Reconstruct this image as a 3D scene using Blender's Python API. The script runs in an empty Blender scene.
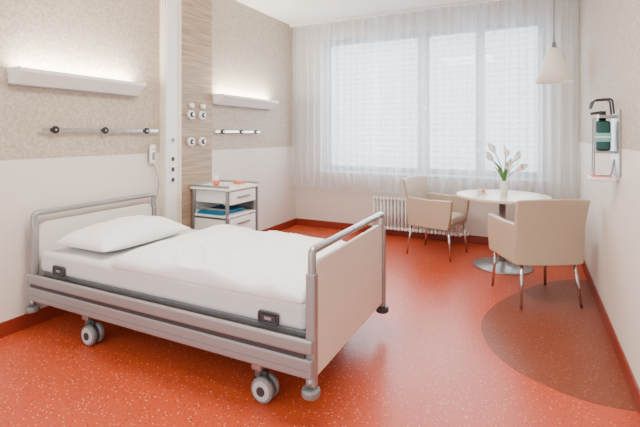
import bpy, bmesh, math, random
from mathutils import Vector, Matrix, noise
random.seed(4)
D=bpy.data; C=bpy.context
H=1.35
XL,XR,YB,YF,ZC=-3.17,0.48,5.62,-0.6,2.96

# ---------------- materials ----------------
def mat(name,col,rough=.5,metal=0,emis=None,es=0,trans=0,coat=0,spec=None,alpha=None,bump=None):
    m=D.materials.new(name); m.use_nodes=True
    nt=m.node_tree; b=nt.nodes['Principled BSDF']
    b.inputs['Base Color'].default_value=(*col,1)
    b.inputs['Roughness'].default_value=rough
    b.inputs['Metallic'].default_value=metal
    if emis: 
        b.inputs['Emission Color'].default_value=(*emis,1); b.inputs['Emission Strength'].default_value=es
    if trans: b.inputs['Transmission Weight'].default_value=trans
    if coat: b.inputs['Coat Weight'].default_value=coat
    if spec is not None: b.inputs['Specular IOR Level'].default_value=spec
    if bump:
        sc,st,dist=bump
        tc=nt.nodes.new('ShaderNodeTexCoord'); n=nt.nodes.new('ShaderNodeTexNoise'); n.inputs['Scale'].default_value=sc
        n.inputs['Detail'].default_value=4
        bp=nt.nodes.new('ShaderNodeBump'); bp.inputs['Strength'].default_value=st; bp.inputs['Distance'].default_value=dist
        nt.links.new(tc.outputs['Object'],n.inputs['Vector']); nt.links.new(n.outputs['Fac'],bp.inputs['Height'])
        nt.links.new(bp.outputs['Normal'],b.inputs['Normal'])
    return m

def speckle(name,base,dark,light,rough):
    m=mat(name,base,rough,spec=.38); nt=m.node_tree; b=nt.nodes['Principled BSDF']
    tc=nt.nodes.new('ShaderNodeTexCoord')
    def chain(scale,lo,hi):
        n=nt.nodes.new('ShaderNodeTexVoronoi'); n.inputs['Scale'].default_value=scale
        nt.links.new(tc.outputs['Object'],n.inputs['Vector'])
        r=nt.nodes.new('ShaderNodeValToRGB'); r.color_ramp.elements[0].position=lo; r.color_ramp.elements[1].position=hi
        r.color_ramp.elements[0].color=(1,1,1,1); r.color_ramp.elements[1].color=(0,0,0,1)
        nt.links.new(n.outputs['Distance'],r.inputs['Fac']); return r
    a=chain(56,.20,.32); c=chain(44,.14,.22)
    ns=nt.nodes.new('ShaderNodeTexNoise'); ns.inputs['Scale'].default_value=3; nt.links.new(tc.outputs['Object'],ns.inputs['Vector'])
    m0=nt.nodes.new('ShaderNodeMixRGB'); m0.inputs[1].default_value=(*base,1); m0.inputs[2].default_value=(base[0]*.9,base[1]*.85,base[2]*.85,1)
    nt.links.new(ns.outputs['Fac'],m0.inputs[0])
    m1=nt.nodes.new('ShaderNodeMixRGB'); m1.inputs[2].default_value=(*dark,1)
    m2=nt.nodes.new('ShaderNodeMixRGB'); m2.inputs[2].default_value=(*light,1)
    nt.links.new(a.outputs['Color'],m1.inputs[0]); nt.links.new(m0.outputs[0],m1.inputs[1])
    nt.links.new(c.outputs['Color'],m2.inputs[0]); nt.links.new(m1.outputs[0],m2.inputs[1])
    nt.links.new(m2.outputs[0],b.inputs['Base Color'])
    return m

M={}
M['floor']=speckle('linoleum_orange',(.53,.073,.023),(.34,.036,.014),(.80,.30,.17),.36)
M['floor2']=speckle('linoleum_rust',(.225,.052,.022),(.13,.028,.014),(.42,.16,.09),.38)
M['base']=mat('baseboard_red',(.24,.030,.014),.4)
M['ceil']=mat('ceiling_white',(.92,.90,.87),.8)
M['wlow']=mat('paint_offwhite',(.74,.675,.60),.6,bump=(180,.15,.003))
M['white']=mat('white_plastic',(.85,.85,.83),.35)
M['duct']=mat('duct_cream',(.76,.69,.59),.45)
M['cream']=mat('cream_laminate',(.74,.69,.62),.4)
M['silver']=mat('silver_metal',(.36,.36,.36),.34,.75)
M['grey']=mat('grey_powdercoat',(.24,.245,.25),.4,.3)
M['hub']=mat('caster_grey',(.50,.50,.49),.4)
M['rail']=mat('rail_grey',(.32,.31,.305),.4,.35)
M['dgrey']=mat('dark_grey_plastic',(.035,.037,.04),.5)
M['black']=mat('black_plastic',(.012,.012,.014),.4)
M['chrome']=mat('chrome',(.6,.6,.6),.18,1)
M['linen']=mat('linen_white',(.90,.895,.885),.85,bump=(9,.25,.02))
M['sheet']=mat('sheet_grey',(.68,.67,.66),.85,bump=(7,.3,.02))
M['leather']=mat('beige_leather',(.50,.39,.285),.5,bump=(90,.1,.003))
M['table']=mat('table_cream',(.78,.65,.50),.3)
M['glow']=mat('lamp_diffuser',(1,1,1),.5,emis=(1,.93,.82),es=10)
M['shade']=mat('shade_cream',(.82,.77,.67),.5,emis=(1,.9,.75),es=.25)
M['blue']=mat('blue_textile',(.01,.20,.34),.7)
M['orange']=mat('orange_plastic',(.85,.16,.02),.4)
M['teal']=mat('teal_bottle',(.005,.06,.055),.3)
M['label']=mat('label_teal_light',(.18,.48,.45),.4)
M['leaf']=mat('leaf_green',(.08,.22,.035),.5)
M['petal']=mat('petal_white',(.92,.92,.86),.5)
M['frame']=mat('window_frame_white',(.42,.48,.54),.4)
M['slat']=mat('blind_slat',(.44,.52,.60),.4)
g=D.materials.new('window_glass'); g.use_nodes=True; nt=g.node_tree; nt.nodes.clear()
o=nt.nodes.new('ShaderNodeOutputMaterial'); mx=nt.nodes.new('ShaderNodeMixShader'); t=nt.nodes.new('ShaderNodeBsdfTransparent'); gl=nt.nodes.new('ShaderNodeBsdfGlossy')
gl.inputs['Roughness'].default_value=.02; mx.inputs[0].default_value=.06
nt.links.new(t.outputs[0],mx.inputs[1]); nt.links.new(gl.outputs[0],mx.inputs[2]); nt.links.new(mx.outputs[0],o.inputs[0]); M['glass']=g

# upper wall: textured taupe wallpaper
m=mat('wallpaper_taupe',(.52,.46,.39),.7); nt=m.node_tree; b=nt.nodes['Principled BSDF']
tc=nt.nodes.new('ShaderNodeTexCoord'); n=nt.nodes.new('ShaderNodeTexNoise'); n.inputs['Scale'].default_value=48; n.inputs['Detail'].default_value=6
r=nt.nodes.new('ShaderNodeValToRGB'); r.color_ramp.elements[0].position=.38; r.color_ramp.elements[1].position=.62
r.color_ramp.elements[0].color=(.41,.34,.26,1); r.color_ramp.elements[1].color=(.53,.455,.365,1)
bp=nt.nodes.new('ShaderNodeBump'); bp.inputs['Strength'].default_value=.45; bp.inputs['Distance'].default_value=.005
nt.links.new(tc.outputs['Object'],n.inputs['Vector']); nt.links.new(n.outputs['Fac'],r.inputs['Fac']); nt.links.new(r.outputs['Color'],b.inputs['Base Color'])
nt.links.new(n.outputs['Fac'],bp.inputs['Height']); nt.links.new(bp.outputs['Normal'],b.inputs['Normal'])
M['wup']=m
# wood
m=mat('oak_panel',(.5,.4,.3),.5); nt=m.node_tree; b=nt.nodes['Principled BSDF']
tc=nt.nodes.new('ShaderNodeTexCoord'); mp=nt.nodes.new('ShaderNodeMapping'); mp.inputs['Scale'].default_value=(1,1.6,32)
n=nt.nodes.new('ShaderNodeTexNoise'); n.inputs['Scale'].default_value=1.5; n.inputs['Detail'].default_value=7; n.inputs['Distortion'].default_value=.3
r=nt.nodes.new('ShaderNodeValToRGB'); r.color_ramp.elements[0].position=.25; r.color_ramp.elements[1].position=.75
r.color_ramp.elements[0].color=(.22,.145,.088,1); r.color_ramp.elements[1].color=(.48,.365,.25,1)
nt.links.new(tc.outputs['Object'],mp.inputs['Vector']); nt.links.new(mp.outputs[0],n.inputs['Vector']); nt.links.new(n.outputs['Fac'],r.inputs['Fac']); nt.links.new(r.outputs['Color'],b.inputs['Base Color'])
M['wood']=m
# sheer curtain
m=D.materials.new('sheer_curtain_cloth'); m.use_nodes=True; nt=m.node_tree; nt.nodes.clear()
o=nt.nodes.new('ShaderNodeOutputMaterial')
tr=nt.nodes.new('ShaderNodeBsdfTransparent'); tr.inputs[0].default_value=(.96,.98,1,1)
df=nt.nodes.new('ShaderNodeBsdfDiffuse'); df.inputs[0].default_value=(.90,.91,.93,1)
tl=nt.nodes.new('ShaderNodeBsdfTranslucent'); tl.inputs[0].default_value=(.90,.94,.98,1)
m1=nt.nodes.new('ShaderNodeMixShader'); m1.inputs[0].default_value=.6
m2=nt.nodes.new('ShaderNodeMixShader')
tc=nt.nodes.new('ShaderNodeTexCoord'); mp=nt.nodes.new('ShaderNodeMapping'); mp.inputs['Scale'].default_value=(9,.0,.15)
n=nt.nodes.new('ShaderNodeTexNoise'); n.inputs['Scale'].default_value=1.6; n.inputs['Detail'].default_value=3
r=nt.nodes.new('ShaderNodeMapRange'); r.inputs[1].default_value=.3; r.inputs[2].default_value=.7; r.inputs[3].default_value=.27; r.inputs[4].default_value=.60
nt.links.new(tc.outputs['Object'],mp.inputs[0]); nt.links.new(mp.outputs[0],n.inputs['Vector']); nt.links.new(n.outputs['Fac'],r.inputs[0])
nt.links.new(df.outputs[0],m1.inputs[1]); nt.links.new(tl.outputs[0],m1.inputs[2])
nt.links.new(r.outputs[0],m2.inputs[0]); nt.links.new(tr.outputs[0],m2.inputs[1]); nt.links.new(m1.outputs[0],m2.inputs[2]); nt.links.new(m2.outputs[0],o.inputs[0])
M['curtain']=m

# ---------------- helpers ----------------
P=None; OFF=Vector((0,0,0))
def begin(name,loc=(0,0,0),rot=0,world=True):
    """parent empty; world=True -> part coordinates are given in world space"""
    global P,OFF
    e=D.objects.new(name,None); e.empty_display_size=.1; C.collection.objects.link(e)
    e.location=loc; e.rotation_euler=(0,0,rot)
    P=e; OFF=Vector(loc) if world else Vector((0,0,0)); return e
def end():
    global P,OFF
    P=None; OFF=Vector((0,0,0))
def add(ob):
    C.collection.objects.link(ob)
    if P is not None: ob.parent=P; ob.location=ob.location-OFF
    return ob
def fin(name,bm,m,smooth=False,bevel=0,seg=3,loc=None):
    bmesh.ops.recalc_face_normals(bm,faces=bm.faces)
    me=D.meshes.new(name); bm.to_mesh(me); bm.free()
    ob=D.objects.new(name,me); me.materials.append(M[m] if isinstance(m,str) else m)
    if loc: ob.location=loc
    if bevel:
        md=ob.modifiers.new('bevel','BEVEL'); md.width=bevel; md.segments=seg; md.limit_method='ANGLE'; md.angle_limit=.6
    if smooth or bevel:
        for p in me.polygons: p.use_smooth=True
        if bevel:
            w=ob.modifiers.new('wn','WEIGHTED_NORMAL'); w.keep_sharp=True
    return add(ob)
def box(name,x0,x1,y0,y1,z0,z1,m,bevel=0,seg=3):
    bm=bmesh.new(); bmesh.ops.create_cube(bm,size=1)
    cx,cy,cz=(x0+x1)/2,(y0+y1)/2,(z0+z1)/2
    for v in bm.verts: v.co=Vector((v.co.x*(x1-x0),v.co.y*(y1-y0),v.co.z*(z1-z0)))
    return fin(name,bm,m,bevel=bevel,seg=seg,loc=(cx,cy,cz))
def cyl(name,p0,p1,r,m,r2=None,n=32,bevel=0):
    p0=Vector(p0);p1=Vector(p1); d=p1-p0
    bm=bmesh.new(); bmesh.ops.create_cone(bm,cap_ends=True,segments=n,radius1=r,radius2=r if r2 is None else r2,depth=d.length)
    q=d.to_track_quat('Z','Y').to_matrix().to_4x4(); bmesh.ops.transform(bm,matrix=q,verts=bm.verts)
    ob=fin(name,bm,m,bevel=bevel,loc=tuple((p0+p1)/2))
    for p in ob.data.polygons: p.use_smooth=len(p.vertices)==4
    return ob
def tube(name,pts,r,m,closed=False,res=8):
    cu=D.curves.new(name,'CURVE'); cu.dimensions='3D'; cu.bevel_depth=r; cu.bevel_resolution=4; cu.use_fill_caps=True
    s=cu.splines.new('POLY'); s.points.add(len(pts)-1)
    o=Vector(pts[0])
    for i,p in enumerate(pts): s.points[i].co=(*(Vector(p)-o),1)
    s.use_cyclic_u=closed; s.use_smooth=True
    cu.materials.append(M[m])
    tmp=D.objects.new(name,cu); C.collection.objects.link(tmp)
    me=D.meshes.new_from_object(tmp); D.objects.remove(tmp)
    for p in me.polygons: p.use_smooth=True
    ob=D.objects.new(name,me); ob.location=o
    if not me.materials: me.materials.append(M[m])
    return add(ob)
def arcpath(pts,rad,n=8):
    out=[Vector(pts[0])]
    for i in range(1,len(pts)-1):
        a,b,c=Vector(pts[i-1]),Vector(pts[i]),Vector(pts[i+1])
        u=(a-b).normalized()*rad; w=(c-b).normalized()*rad
        for k in range(n+1):
            t=k/n; out.append((b+u)*(1-t)**2+b*2*t*(1-t)+(b+w)*t*t)
    out.append(Vector(pts[-1])); return out
def prism(name,poly,axis,a0,a1,m,bevel=0,seg=3):
    bm=bmesh.new()
    def mk(p,a):
        return {'x':(a,p[0],p[1]),'y':(p[0],a,p[1]),'z':(p[0],p[1],a)}[axis]
    A=[bm.verts.new(mk(p,a0)) for p in poly]; B=[bm.verts.new(mk(p,a1)) for p in poly]
    bm.faces.new(A); bm.faces.new(B[::-1]); n=len(poly)
    for i in range(n): bm.faces.new((A[i],A[(i+1)%n],B[(i+1)%n],B[i]))
    return fin(name,bm,m,bevel=bevel,seg=seg)
def lathe(name,prof,m,loc,n=48):
    bm=bmesh.new(); rings=[]
    for r,z in prof:
        rings.append([bm.verts.new((r*math.cos(2*math.pi*i/n),r*math.sin(2*math.pi*i/n),z)) for i in range(n)])
    for a,b in zip(rings,rings[1:]):
        for i in range(n): bm.faces.new((a[i],a[(i+1)%n],b[(i+1)%n],b[i]))
    if prof[0][0]>0.001: bm.faces.new(rings[0][::-1])
    if prof[-1][0]>0.001: bm.faces.new(rings[-1])
    ob=fin(name,bm,m,smooth=True,loc=loc)
    return ob
def rrect(y0,y1,z0,z1,rt,rb=0.005,n=6):
    pts=[]
    for cx,cy,r,a0 in ((y1-rt,z1-rt,rt,0),(y0+rt,z1-rt,rt,90),(y0+rb,z0+rb,rb,180),(y1-rb,z0+rb,rb,270)):
        for k in range(n+1):
            a=math.radians(a0+90*k/n); pts.append((cx+r*math.cos(a),cy+r*math.sin(a)))
    return pts
def cushion(name,x0,x1,y0,y1,z,ht,hb,m,nx=70,ny=60,p=6,q=.5,amp=.01,fr=4,seed=0,warp=0.0,fold=0):
    bm=bmesh.new(); T={};B={}
    cx,cy=(x0+x1)/2,(y0+y1)/2
    for i in range(nx+1):
        for j in range(ny+1):
            u=2*i/nx-1; v=2*j/ny-1
            e=max(0,(1-abs(u)**p)*(1-abs(v)**p))**q
            wu=1-warp*(1-abs(v)**2)*.5*abs(u); wv=1-warp*(1-abs(u)**2)*.5*abs(v)
            x=(x1-x0)/2*u*wu; y=(y1-y0)/2*v*wv
            nn=noise.noise(Vector((x*fr+seed,y*fr,seed)))+.5*noise.noise(Vector((x*fr*2.3+seed,y*fr*2.3,seed+5)))
            if fold:
                rr=1-abs(noise.noise(Vector((x*2.2+seed*3,y*5+x*2,seed+2))))*2.0
                nn+=fold*max(0,rr)**5
            edge=noise.noise(Vector((x*3+seed,y*3,9)))*amp
            T[i,j]=bm.verts.new((x+edge*(abs(u)>.98),y+edge*(abs(v)>.98),ht*e+nn*amp*min(1,e*2)))
            if i in(0,nx) or j in (0,ny): B[i,j]=T[i,j]
            else: B[i,j]=bm.verts.new((x,y,-hb*e))
    for i in range(nx):
        for j in range(ny):
            bm.faces.new((T[i,j],T[i+1,j],T[i+1,j+1],T[i,j+1]))
            bm.faces.new((B[i,j],B[i,j+1],B[i+1,j+1],B[i+1,j]))
    return fin(name,bm,m,smooth=True,loc=(cx,cy,z))

# ---------------- room shell ----------------
T=.15
box('floor',XL-T,XR+T,YF,YB+T,-.1,0,'floor')
box('ceiling',XL-T,XR+T,YF,YB+T,ZC,ZC+.1,'ceil')
begin('wall_left',(XL,2.5,0))
box('wall_left_lower',XL-T,XL,YF,YB,0,1.18,'wlow'); box('wall_left_upper',XL-T,XL,YF,YB,1.18,ZC,'wup'); end()
begin('wall_right',(XR,2.5,0))
box('wall_right_lower',XR,XR+T,YF,YB,0,1.27,'wlow'); box('wall_right_upper',XR,XR+T,YF,YB,1.27,ZC,'wup'); end()
WX0,WX1,WZ0,WZ1=-2.70,.14,.84,2.72
begin('wall_back',(-1.3,YB,0))
box('wall_back_below',XL-T,XR+T,YB,YB+T*1.6,0,WZ0,'wlow'); box('wall_back_above',XL-T,XR+T,YB,YB+T*1.6,WZ1,ZC,'wlow')
box('wall_back_side_a',XL-T,WX0,YB,YB+T*1.6,WZ0,WZ1,'wlow'); box('wall_back_side_b',WX1,XR+T,YB,YB+T*1.6,WZ0,WZ1,'wlow'); end()
bh=.10
box('baseboard_left',XL,XL+.012,YF,YB,0,bh,'base',.003); box('baseboard_right',XR-.012,XR,YF,YB-.012,0,bh,'base',.003)
box('baseboard_back',XL+.012,XR,YB-.012,YB,0,bh,'base',.003)
# floor inlay
ctrl=[(.48,4.66),(.34,4.62),(.12,4.42),(-.06,4.12),(-.24,3.72),(-.32,3.32),(-.26,2.97),(-.10,2.72),(.13,2.58),(.31,2.54),(.48,2.56)]
pts=[]
for i in range(len(ctrl)-1):
    p=[Vector(ctrl[max(0,min(len(ctrl)-1,i+k))]) for k in(-1,0,1,2)]
    for k in range(8):
        t=k/8; pts.append(.5*((2*p[1])+(-p[0]+p[2])*t+(2*p[0]-5*p[1]+4*p[2]-p[3])*t*t+(-p[0]+3*p[1]-3*p[2]+p[3])*t**3))
pts.append(Vector(ctrl[-1]))
prism('floor_inlay',[tuple(p) for p in pts],'z',0.0,.0012,'floor2')

# window
begin('window_1',(-1.27,YB+.1,1.78))
fy0,fy1=YB+.08,YB+.15
def fr(x0,x1,z0,z1,i): box('frame_%d'%i,x0,x1,fy0,fy1,z0,z1,'frame',.006)
fr(WX0,WX1,WZ0,WZ0+.07,1); fr(WX0,WX1,WZ1-.07,WZ1,2); fr(WX0,WX0+.07,WZ0+.07,WZ1-.07,3); fr(WX1-.07,WX1,WZ0+.07,WZ1-.07,4)
fr(-1.36,-1.20,WZ0+.07,WZ1-.07,5); fr(-.63,-.51,WZ0+.07,WZ1-.07,6)
box('glass_pane',WX0+.07,WX1-.07,YB+.11,YB+.116,WZ0+.07,WZ1-.07,'glass')
end()
box('window_sill_trim',WX0-.05,WX1+.05,YB-.07,YB+.07,WZ0-.03,WZ0,'white',.005)
bm=bmesh.new(); z=WZ0+.08; 
while z<WZ1-.02:
    r_=bmesh.ops.create_cube(bm,size=1); c,s=math.cos(math.radians(30)),math.sin(math.radians(30))
    for v in r_['verts']:
        x,y,zz=v.co.x*2.74,v.co.y*.06,v.co.z*.004
        v.co=Vector((x,y*c-zz*s,y*s+zz*c+z))
    z+=.075
fin('venetian_blind',bm,'slat',loc=(-1.28,YB+.21,0))
# curtain
bm=bmesh.new(); nx,nz=900,10; cx0,cx1=XL+.03,XR-.02; grid=[]
for i in range(nx+1):
    t=i/nx; x=cx0+(cx1-cx0)*t; col=[]
    ph=x*2*math.pi/.105+2.2*noise.noise(Vector((x*1.7,0,0)))*2
    a=.026+.014*noise.noise(Vector((x*2.3,4,0)))
    for j in range(nz+1):
        s=j/nz; zz=.60+(ZC-.03-.60)*s
        k=1-.35*s
        y=a*k*math.sin(ph+.35*noise.noise(Vector((x*3,s*1.3,2))))+.010*noise.noise(Vector((x*9,s*1.5,7)))
        col.append(bm.verts.new((x,y,zz)))
    grid.append(col)
for i in range(nx):
    for j in range(nz): bm.faces.new((grid[i][j],grid[i+1][j],grid[i+1][j+1],grid[i][j+1]))
fin('sheer_curtain',bm,'curtain',smooth=True,loc=(0,YB-.17,0))
box('curtain_track_trim',XL,XR,YB-.20,YB-.14,ZC-.03,ZC,'white',.004)

# radiator
begin('radiator',(-1.3,5.5,.3))
n_=24
for i in range(n_):
    x=-1.89+i*.048
    for k,yy in enumerate((5.475,5.53)):
        cyl('column_%d_%d'%(i,k),(x,yy,.12),(x,yy,.50),.013,'white',n=12)
    box('head_top_%d'%i,x-.021,x+.021,5.455,5.55,.485,.525,'white',.014)
    box('head_bottom_%d'%i,x-.021,x+.021,5.455,5.55,.10,.14,'white',.014)
for i,x in enumerate((-1.80,-.88)): box('bracket_%d'%i,x-.01,x+.01,5.53,YB,.40,.44,'white')
tube('supply_pipe',arcpath([(-.79,5.50,.12),(-.70,5.50,.12),(-.70,YB-.012,.12)],.03),.01,'white')
end()

# ---------------- left wall fittings ----------------
def wall_lamp(y0,y1):
    begin('wall_lamp',(XL+.08,(y0+y1)/2,1.75))
    prof=[(XL,1.70),(XL+.06,1.695),(XL+.15,1.775),(XL+.155,1.80),(XL+.135,1.80),(XL+.128,1.785),(XL,1.785)]
    prism('housing',prof,'y',y0,y1,'white',.004,2)
    box('diffuser',XL+.02,XL+.11,y0+.03,y1-.03,1.785,1.79,'glow')
    box('end_cap_1',XL,XL+.15,y0-.004,y0,1.77,1.805,'white'); box('end_cap_2',XL,XL+.15,y1,y1+.004,1.77,1.805,'white')
    box('base_strip',XL,XL+.058,y0,y1,1.688,1.697,'rail',.002)
    l=D.lights.new('uplight','AREA'); l.shape='RECTANGLE'; l.size=.08; l.size_y=y1-y0-.06; l.energy=27; l.color=(1,.92,.80)
    lo=D.objects.new('uplight',l); lo.location=(XL+.07,(y0+y1)/2,1.80); lo.rotation_euler=(math.pi,0,0); add(lo)
    end()
wall_lamp(1.66,2.68); wall_lamp(3.74,4.88)
def eq_rail(y0,y1,ks):
    begin('equipment_rail',(XL+.04,(y0+y1)/2,1.388))
    box('bar',XL+.035,XL+.045,y0,y1,1.374,1.402,'chrome',.003)
    for i,y in enumerate(ks):
        cyl('standoff_%d'%i,(XL,y,1.388),(XL+.035,y,1.388),.011,'silver'); cyl('knob_%d'%i,(XL+.045,y,1.388),(XL+.060,y,1.388),.028,'black',bevel=.004)
        cyl('knob_center_%d'%i,(XL+.060,y,1.388),(XL+.063,y,1.388),.009,'chrome')
    end()
eq_rail(1.86,2.92,(1.95,2.36,2.78)); eq_rail(3.73,4.60,(3.85,4.2,4.5))
box('oak_wall_panel',XL,XL+.02,3.20,3.70,.10,ZC,'wood')
begin('medical_supply_duct',(XL+.04,3.08,1.5))
box('duct_body',XL,XL+.07,2.975,3.195,.10,ZC,'duct',.006)
box('duct_cover',XL+.07,XL+.078,2.99,3.12,.10,ZC-.02,'white',.002)
for i,(y,z) in enumerate(((3.06,1.30),(3.06,1.12),(3.06,1.02),(3.06,.92))):
    box('socket_%d'%i,XL+.078,XL+.088,y-.035,y+.035,z-.035,z+.035,'white',.004); cyl('socket_hole_%d'%i,(XL+.085,y,z),(XL+.0895,y,z),.022,'dgrey' if i else 'grey')
end()
for y in (3.36,3.53):
    begin('gas_outlet',(XL+.04,y,1.42))
    for k,z in enumerate((1.56,1.28)):
        cyl('outlet_ring_%d'%k,(XL+.02,y,z),(XL+.05,y,z),.047,'white',bevel=.006); cyl('outlet_core_%d'%k,(XL+.05,y,z),(XL+.058,y,z),.028,'dgrey',bevel=.003); cyl('outlet_tip_%d'%k,(XL+.058,y,z),(XL+.07,y,z),.011,'chrome')
    cyl('connector',(XL+.02,y,1.655),(XL+.06,y,1.655),.024,'white'); cyl('hose_nozzle',(XL+.05,y,1.655),(XL+.05,y,1.60),.007,'chrome')
    end()
begin('nurse_call_handset',(XL+.03,2.86,1.17))
box('holder',XL,XL+.02,2.83,2.89,1.10,1.20,'grey',.004); box('handset_body',XL+.02,XL+.05,2.832,2.888,1.09,1.26,'white',.010)
box('button_red',XL+.05,XL+.053,2.85,2.87,1.21,1.225,'orange',.001); box('keypad',XL+.05,XL+.052,2.843,2.877,1.12,1.19,'grey',.001)
pts=[]
for k in range(40):
    t=k/39; pts.append((XL+.035+.03*math.sin(t*3.1),2.86+.05*math.sin(t*5.5),1.09-.62*t))
tube('cord',pts,.004,'grey')
end()

# ---------------- hospital bed ----------------
begin('hospital_bed',(-2.0,2.3,0))
y0,y1=1.79,2.84
HX,FX=-3.10,-.925
def board(tag,X,zb,zt,pz0,pz1):
    tube(tag+'_frame',arcpath([(X,y0,zb),(X,y0,zt),(X,y1,zt),(X,y1,zb)],.028),.020,'silver')
    prism(tag+'_panel',rrect(y0+.028,y1-.028,pz0,pz1,.06,.01),'x',X-.011,X+.011,'cream',.003,2)
    box(tag+'_post_a',X-.024,X+.024,y0-.022,y0+.022,zb,.70,'rail',.008); box(tag+'_post_b',X-.024,X+.024,y1-.022,y1+.022,zb,.70,'rail',.008)
board('headboard',HX,.20,.805,.36,.735)
board('footboard',FX,.17,.805,.20,.745)
for i,(x,y) in enumerate(((HX,y0-.01),(HX,y1),(FX,y0-.01),(FX,y1+.01))):
    cyl('bumper_%d'%i,(x,y,.125),(x,y,.165),.045,'grey' if i!=3 else 'dgrey',bevel=.012); cyl('bumper_stem_%d'%i,(x,y,.16),(x,y,.22),.018,'silver')
for s,y in (('near',y0-.03),('far',y1+.03)):
    a,b_=min(y-.013,y+.013),max(y-.013,y+.013)
    box('side_rail_upper_'+s,HX-.02,FX+.02,a,b_,.328,.395,'rail',.012)
    box('side_rail_lower_'+s,HX-.02,FX+.02,a,b_,.215,.308,'rail',.012)
    box('side_rail_groove_'+s,HX+.0,FX-.0,(y-.0145 if s=='near' else y+.010),(y-.010 if s=='near' else y+.0145),.252,.260,'grey',.001)
    box('side_rail_core_'+s,HX+.02,FX-.02,(a+b_)/2-.006,(a+b_)/2+.006,.225,.385,'dgrey')
    for k,x in enumerate((-2.83,-1.17)):
        yy=y0+.002 if s=='near' else y1-.002
        tube('mattress_retainer_%s_%d'%(s,k),arcpath([(x-.055,yy,.415),(x-.055,yy,.468),(x+.055,yy,.468),(x+.055,yy,.415),(x-.054,yy,.415)],.012,4),.007,'dgrey')
        box('retainer_plate_%s_%d'%(s,k),x-.045,x+.045,yy-.003,yy+.003,.424,.458,'dgrey')
        box('retainer_badge_%s_%d'%(s,k),x-.02,x+.02,yy-.005,yy+.005,.434,.448,'rail')
box('deck',-3.04,-.97,1.83,2.80,.36,.40,'grey',.01)
box('frame_beam_near',-3.06,-.96,1.84,1.89,.29,.36,'silver',.006); box('frame_beam_far',-3.06,-.96,2.74,2.79,.29,.36,'silver',.006)
for i,x in enumerate((-3.02,-2.0,-1.0)): box('cross_beam_%d'%i,x-.025,x+.025,1.89,2.74,.29,.35,'grey')
box('chassis_near',-2.60,-1.23,1.92,1.96,.14,.18,'silver',.006); box('chassis_far',-2.60,-1.23,2.67,2.71,.14,.18,'silver',.006)
for i,x in enumerate((-2.58,-1.25)):
    box('axle_%d'%i,x-.03,x+.03,1.80,2.83,.155,.20,'silver',.008)
    box('lift_column_%d'%i,x+(.15 if i==0 else -.25),x+(.25 if i==0 else -.15),2.22,2.40,.16,.36,'grey',.008)
    tube('lift_arm_%d'%i,[(x,2.0,.19),(x+(.35 if i==0 else -.35),2.0,.32)],.018,'grey')
    for k,yc in enumerate((1.835,2.80)):
        cyl('caster_stem_%d%d'%(i,k),(x,yc,.12),(x,yc,.215),.024,'silver')
        for w,dy in enumerate((-.026,.026)):
            xx=x+.035
            cyl('caster_tire_%d%d%d'%(i,k,w),(xx,yc+dy-.014,.064),(xx,yc+dy+.014,.064),.064,'grey',n=40,bevel=.008)
            sgn=-1 if dy<0 else 1
            cyl('caster_hub_%d%d%d'%(i,k,w),(xx,yc+dy,.064),(xx,yc+dy+sgn*.019,.064),.050,'hub',n=32,bevel=.004)
            cyl('caster_cap_%d%d%d'%(i,k,w),(xx,yc+dy+sgn*.017,.064),(xx,yc+dy+sgn*.022,.064),.024,'dgrey',n=24)
        box('caster_fork_%d%d'%(i,k),x-.03,x+.05,yc-.011,yc+.011,.07,.15,'dgrey',.008)
box('mattress',-3.065,-.965,1.805,2.825,.40,.545,'sheet',.035,4)
cushion('duvet',-2.32,-.975,1.80,2.83,.545,.072,.03,'linen',nx=130,ny=110,p=12,q=.45,amp=.018,fr=3.2,seed=2,fold=1.2)
cushion('duvet_fold',-2.28,-1.98,1.815,2.82,.592,.045,.03,'linen',nx=40,ny=90,p=6,q=.5,amp=.008,fr=5,seed=5)
cushion('pillow',-2.97,-2.45,1.84,2.63,.60,.12,.055,'linen',p=2.8,q=.6,amp=.013,fr=7,seed=8,warp=.10,fold=.5)
end()

# ---------------- bedside cabinet ----------------
begin('bedside_cabinet',(-2.89,3.6,0))
x0,x1,a,b_=-3.13,-2.66,3.36,3.84
for i,(x,y) in enumerate(((x0+.02,a+.015),(x1-.02,a+.015),(x0+.02,b_-.015),(x1-.02,b_-.015))):
    box('post_%d'%i,x-.014,x+.014,y-.014,y+.014,.09,.80,'silver',.005)
    cyl('caster_%d'%i,(x,y-.012,.035),(x,y+.012,.035),.035,'dgrey',bevel=.005); cyl('caster_pin_%d'%i,(x,y,.05),(x,y,.10),.009,'silver')
box('top_board',x0-.01,x1+.02,a-.01,b_+.01,.795,.825,'white',.008)
for nme,q in (('lip_a',(x0-.01,x1+.02,a-.01,a)),('lip_b',(x0-.01,x1+.02,b_,b_+.01)),('lip_c',(x0-.01,x0,a,b_))): box(nme,*q,.825,.845,'silver',.003)
box('drawer_box',x0+.03,x1-.01,a+.035,b_-.03,.665,.785,'white',.004); box('drawer_front',x1-.01,x1+.008,a+.03,b_-.025,.655,.785,'white',.004)
box('drawer_handle',x1+.008,x1+.022,a+.14,b_-.14,.715,.732,'grey',.003)
box('shelf',x0+.01,x1,a+.01,b_-.01,.525,.545,'white',.003)
box('back_panel',x0,x0+.012,a+.02,b_-.02,.10,.79,'white')
box('lower_body',x0+.03,x1-.01,a+.02,b_-.03,.11,.50,'white',.004)
box('lower_drawer_front_1',x1-.01,x1+.008,a+.03,b_-.025,.33,.515,'white',.004); box('lower_drawer_front_2',x1-.01,x1+.008,a+.03,b_-.025,.115,.32,'white',.004)
box('handle_2',x1+.008,x1+.022,a+.14,b_-.14,.45,.467,'grey',.003); box('handle_3',x1+.008,x1+.022,a+.14,b_-.14,.25,.267,'grey',.003)
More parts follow.
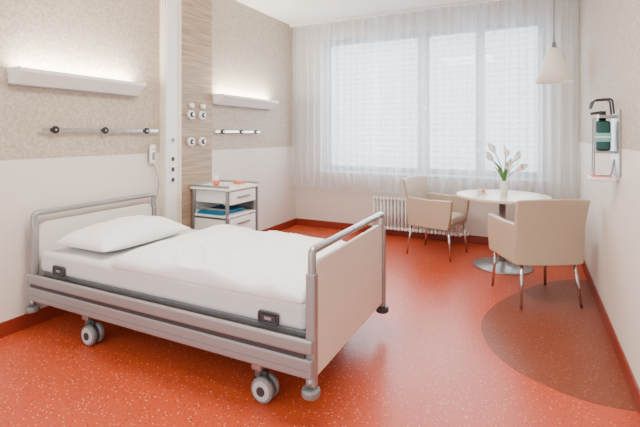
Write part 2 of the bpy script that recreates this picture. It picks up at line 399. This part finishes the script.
box('side_rail_1',x0+.03,x1-.03,a,a+.012,.60,.615,'silver',.003); box('folded_tray',x0+.05,x1,b_+.012,b_+.04,.30,.80,'grey',.006)
end()
begin('folded_towels',(-2.9,3.5,.56))
for i in range(2): box('towel_%d'%i,-3.08+.02*i,-2.76+.01*i,3.385,3.75,.5455+i*.018,.5455+i*.018+.017,'blue',.007)
end()
begin('orange_cup',(-2.92,3.5,.825)); lathe('cup_body',[(.028,0),(.036,.05),(.033,.05),(.025,.004),(.0,.004)],'orange',(-2.92,3.5,.8255)); end()
begin('serving_tray',(-2.80,3.66,.825)); box('tray_base',-2.90,-2.68,3.56,3.78,.8255,.836,'white',.003); box('napkin',-2.87,-2.76,3.60,3.72,.836,.839,'cream',.001); box('orange_carton',-2.80,-2.71,3.62,3.72,.836,.858,'orange',.003); end()
begin('newspaper',(-2.78,3.44,.825)); box('page_stack',-2.87,-2.69,3.385,3.50,.8255,.833,'white',.001); box('headline',-2.85,-2.71,3.46,3.475,.833,.8335,'grey'); box('photo_block',-2.85,-2.80,3.40,3.44,.833,.8335,'blue'); end()
begin('drinking_glass',(-3.02,3.6,.825)); lathe('glass_body',[(.026,0),(.032,.09),(.029,.09),(.024,.006),(0,.006)],'white',(-3.02,3.6,.8255)); end()

# ---------------- table ----------------
begin('round_table',(-.265,4.78,0),world=False)
lathe('base_plate',[(.29,0),(.29,.008),(.27,.016),(.06,.022),(.04,.04),(.035,.05)],'silver',(0,0,.002))
cyl('column',(0,0,.03),(0,0,.70),.033,'silver')
cyl('mounting_plate',(0,0,.69),(0,0,.706),.15,'silver')
cyl('table_top',(0,0,.705),(0,0,.735),.45,'table',n=96,bevel=.008)
end()

begin('vase_of_calla_lilies',(-.25,4.80,.736),world=False)
lathe('vase',[(.03,0),(.036,.01),(.038,.09),(.030,.13),(.034,.14),(.030,.14),(.026,.125),(.0,.12)],'white',(0,0,0))
def leaf(name,ang,ln,lean,w,m='leaf'):
    bm=bmesh.new(); L=[];R=[];Cc=[]; dx,dy=math.cos(ang),math.sin(ang)
    for k in range(13):
        t=k/12; out=lean*t*t*ln; up=ln*(t-.25*lean*t*t)
        ww=w*math.sin(math.pi*min(1,t*.92+.06))**.8
        c=Vector((dx*(.01+out),dy*(.01+out),.12+up)); s=Vector((-dy,dx,0))*ww
        L.append(bm.verts.new(c-s+Vector((0,0,.2*ww)))); R.append(bm.verts.new(c+s+Vector((0,0,.2*ww)))); Cc.append(bm.verts.new(c))
    for k in range(12):
        bm.faces.new((L[k],Cc[k],Cc[k+1],L[k+1])); bm.faces.new((Cc[k],R[k],R[k+1],Cc[k+1]))
    fin(name,bm,m,smooth=True)
for i,(an,ln,le,w) in enumerate(((.3,.26,.6,.022),(2.4,.26,.55,.021),(4.0,.22,.7,.021),(5.3,.30,.45,.022),(1.4,.2,.8,.018),(3.3,.2,1.0,.018),(4.6,.16,.9,.02))): leaf('leaf_%d'%i,an,ln,le,w)
def calla(i,an,ln,lean,K=1.5):
    dx,dy=math.cos(an),math.sin(an); pts=[]
    for k in range(10):
        t=k/9; pts.append((dx*lean*t*t*ln,dy*lean*t*t*ln,.1+ln*t))
    tube('stem_%d'%i,pts,.0045,'leaf')
    tip=Vector(pts[-1]); d=(tip-Vector(pts[-2])).normalized(); q=d.to_track_quat('Z','Y')
    bm=bmesh.new(); rings=[]
    for k,(r,z) in enumerate(((.004,0),(.012,.015),(.019,.035),(.021,.052),(.020,.066))):
        ring=[]; r*=K; z*=K
        for j in range(17):
            a_=2*math.pi*j/16; tipup=.04*max(0,math.cos(a_))**3*(k/4)**2
            ring.append(bm.verts.new(tip+q@Vector((r*math.cos(a_)*(1+.2*(k/4)*(math.cos(a_)>0)),r*math.sin(a_),z+tipup-.012*(k/4)*(1-math.cos(a_))))))
        rings.append(ring)
    for A,B in zip(rings,rings[1:]):
        for j in range(16): bm.faces.new((A[j],A[j+1],B[j+1],B[j]))
    fin('flower_%d'%i,bm,'petal',smooth=True)
    cyl('spadix_%d'%i,tip+q@Vector((0,0,.02)),tip+q@Vector((0,0,.09)),.005,'orange',r2=.002,n=10)
for i,(an,ln,le) in enumerate(((.4,.24,.4),(2.6,.32,.32),(3.6,.24,.45),(5.0,.17,.6),(5.9,.15,.8),(1.2,.28,.15))): calla(i,an,ln,le)
end()
begin('condiment_tray',(-.46,4.75,.736),world=False)
box('tray_base',-.045,.045,-.03,.03,0,.012,'white',.003); box('packet_1',-.035,-.005,-.02,.02,.012,.055,'cream',.003); box('packet_2',.002,.032,-.02,.02,.012,.045,'orange',.003)
end()

# ---------------- chairs (front = local +Y) ----------------
def chair(loc,fdir):
    rot=math.atan2(-fdir[0],fdir[1])
    begin('upholstered_armchair',(*loc,0),rot,world=False)
    for i,(x,y,tx,ty) in enumerate(((-.24,-.26,-.21,-.21),(.24,-.26,.21,-.21),(-.24,.25,-.22,.22),(.24,.25,.22,.22))):
        cyl('leg_%d'%i,(x,y,0),(tx,ty,.36),.011,'chrome',r2=.014,n=20)
    box('seat_frame',-.235,.235,-.22,.24,.335,.385,'leather',.012)
    cushion('seat_cushion',-.225,.225,-.19,.265,.40,.07,.04,'leather',nx=30,ny=30,p=8,q=.5,amp=.002)
    bm=bmesh.new(); n=14; rows=10; F={};G={}
    for i in range(n+1):
        for j in range(rows+1):
            u=2*i/n-1; t=j/rows; z=.33+.53*t; wd=.265+.02*t
            y=-.215-.085*t*t+.03*u*u
            z2=z-.012*u*u*t
            F[i,j]=bm.verts.new((u*wd,y,z2)); G[i,j]=bm.verts.new((u*wd,y-.05+.012*t,z2))
    for i in range(n):
        for j in range(rows):
            bm.faces.new((F[i,j],F[i+1,j],F[i+1,j+1],F[i,j+1])); bm.faces.new((G[i,j],G[i,j+1],G[i+1,j+1],G[i+1,j]))
    for i in range(n):
        bm.faces.new((F[i,0],G[i,0],G[i+1,0],F[i+1,0])); bm.faces.new((F[i,rows],F[i+1,rows],G[i+1,rows],G[i,rows]))
    for j in range(rows):
        bm.faces.new((F[0,j],F[0,j+1],G[0,j+1],G[0,j])); bm.faces.new((F[n,j],G[n,j],G[n,j+1],F[n,j+1]))
    fin('backrest',bm,'leather',bevel=.012)
    for s in (-1,1):
        X0,X1=sorted((s*.225,s*.28))
        prism('armrest_%s'%('l' if s<0 else 'r'),[(-.23,.335),(.235,.335),(.265,.50),(.275,.63),(.262,.648),(0,.64),(-.25,.655)],'x',X0,X1,'leather',.014)
    end()
chair((.02,4.01),(-.47,.88))
chair((-.96,4.98),(.98,-.22))

# ---------------- pendant ----------------
begin('pendant_lamp',(.20,4.75,2.0),world=False)
lathe('shade',[(.012,.20),(.045,.19),(.085,.09),(.165,-.135),(.160,-.135),(.080,.085),(.035,.18),(.012,.18)],'shade',(0,0,0))
cyl('cord',(0,0,.19),(0,0,.94),.006,'grey',n=12); cyl('ceiling_rose',(0,0,.92),(0,0,.96),.05,'white',bevel=.008); cyl('lamp_holder',(0,0,.08),(0,0,.20),.02,'white')
cyl('socket_cap',(0,0,.19),(0,0,.25),.018,'grey')
lathe('bulb',[(.001,-.03),(.02,-.022),(.03,0),(.025,.03),(.014,.06),(.012,.09)],'glow',(0,0,0))
end()

# ---------------- sanitizer dispenser ----------------
begin('hand_sanitizer_dispenser',(XR-.06,3.2,1.35))
box('wall_plate',XR-.012,XR,3.06,3.36,1.10,1.50,'silver',.004)
box('bracket',XR-.10,XR-.012,3.16,3.28,1.455,1.475,'silver',.004); box('bracket_low',XR-.12,XR-.012,3.16,3.28,1.235,1.25,'silver',.004)
box('bottle',XR-.115,XR-.035,3.165,3.275,1.252,1.44,'teal',.016); box('bottle_label',XR-.117,XR-.033,3.163,3.277,1.30,1.37,'label',.015); box('label_stripe',XR-.118,XR-.032,3.162,3.278,1.33,1.345,'white',.015)
cyl('bottle_cap',(XR-.075,3.22,1.44),(XR-.075,3.22,1.50),.02,'black')
cyl('pump_nozzle',(XR-.075,3.22,1.495),(XR-.14,3.22,1.485),.009,'dgrey')
tube('elbow_lever',arcpath([(XR-.02,3.17,1.48),(XR-.03,3.17,1.575),(XR-.125,3.17,1.57),(XR-.14,3.17,1.52),(XR-.14,3.27,1.52),(XR-.125,3.27,1.57),(XR-.03,3.27,1.575),(XR-.02,3.27,1.48)],.02),.006,'dgrey')
tube('front_wire',arcpath([(XR-.12,3.17,1.46),(XR-.125,3.17,1.10),(XR-.125,3.27,1.10),(XR-.12,3.27,1.46)],.02),.004,'silver')
tube('tray_arm',arcpath([(XR-.012,3.22,1.20),(XR-.03,3.22,1.09),(XR-.10,3.22,1.09)],.02),.006,'silver')
box('drip_tray',XR-.15,XR-.012,3.12,3.30,1.065,1.09,'white',.008); box('drip_mat',XR-.14,XR-.03,3.13,3.29,1.09,1.092,'orange')
end()

# ---------------- light ----------------
w=D.worlds.new('sky'); C.scene.world=w; w.use_nodes=True; bg=w.node_tree.nodes['Background']
bg.inputs[0].default_value=(.955,.975,1,1); bg.inputs[1].default_value=2.7
def area(name,loc,rot,sx,sy,e,col):
    l=D.lights.new(name,'AREA'); l.shape='RECTANGLE'; l.size=sx; l.size_y=sy; l.energy=e; l.color=col
    o=D.objects.new(name,l); o.location=loc; o.rotation_euler=rot; C.collection.objects.link(o)
area('window_daylight',(-1.28,YB+.34,1.9),(math.radians(-90),0,0),2.8,1.9,250,(.88,.95,1))
area('overhead_fill',(-1.2,2.0,ZC-.03),(0,0,0),1.0,1.0,85,(1,.93,.83))  # added soft fill just below the ceiling, not an actual fixture

# ---------------- camera ----------------
cam=D.cameras.new('camera'); co=D.objects.new('camera',cam); C.collection.objects.link(co)
co.location=(0,0,H); co.rotation_euler=(math.pi/2,0,math.atan2(211,428)); cam.sensor_width=36; cam.lens=428/640*36; cam.shift_y=-78.5/640; cam.clip_start=.05
C.scene.camera=co
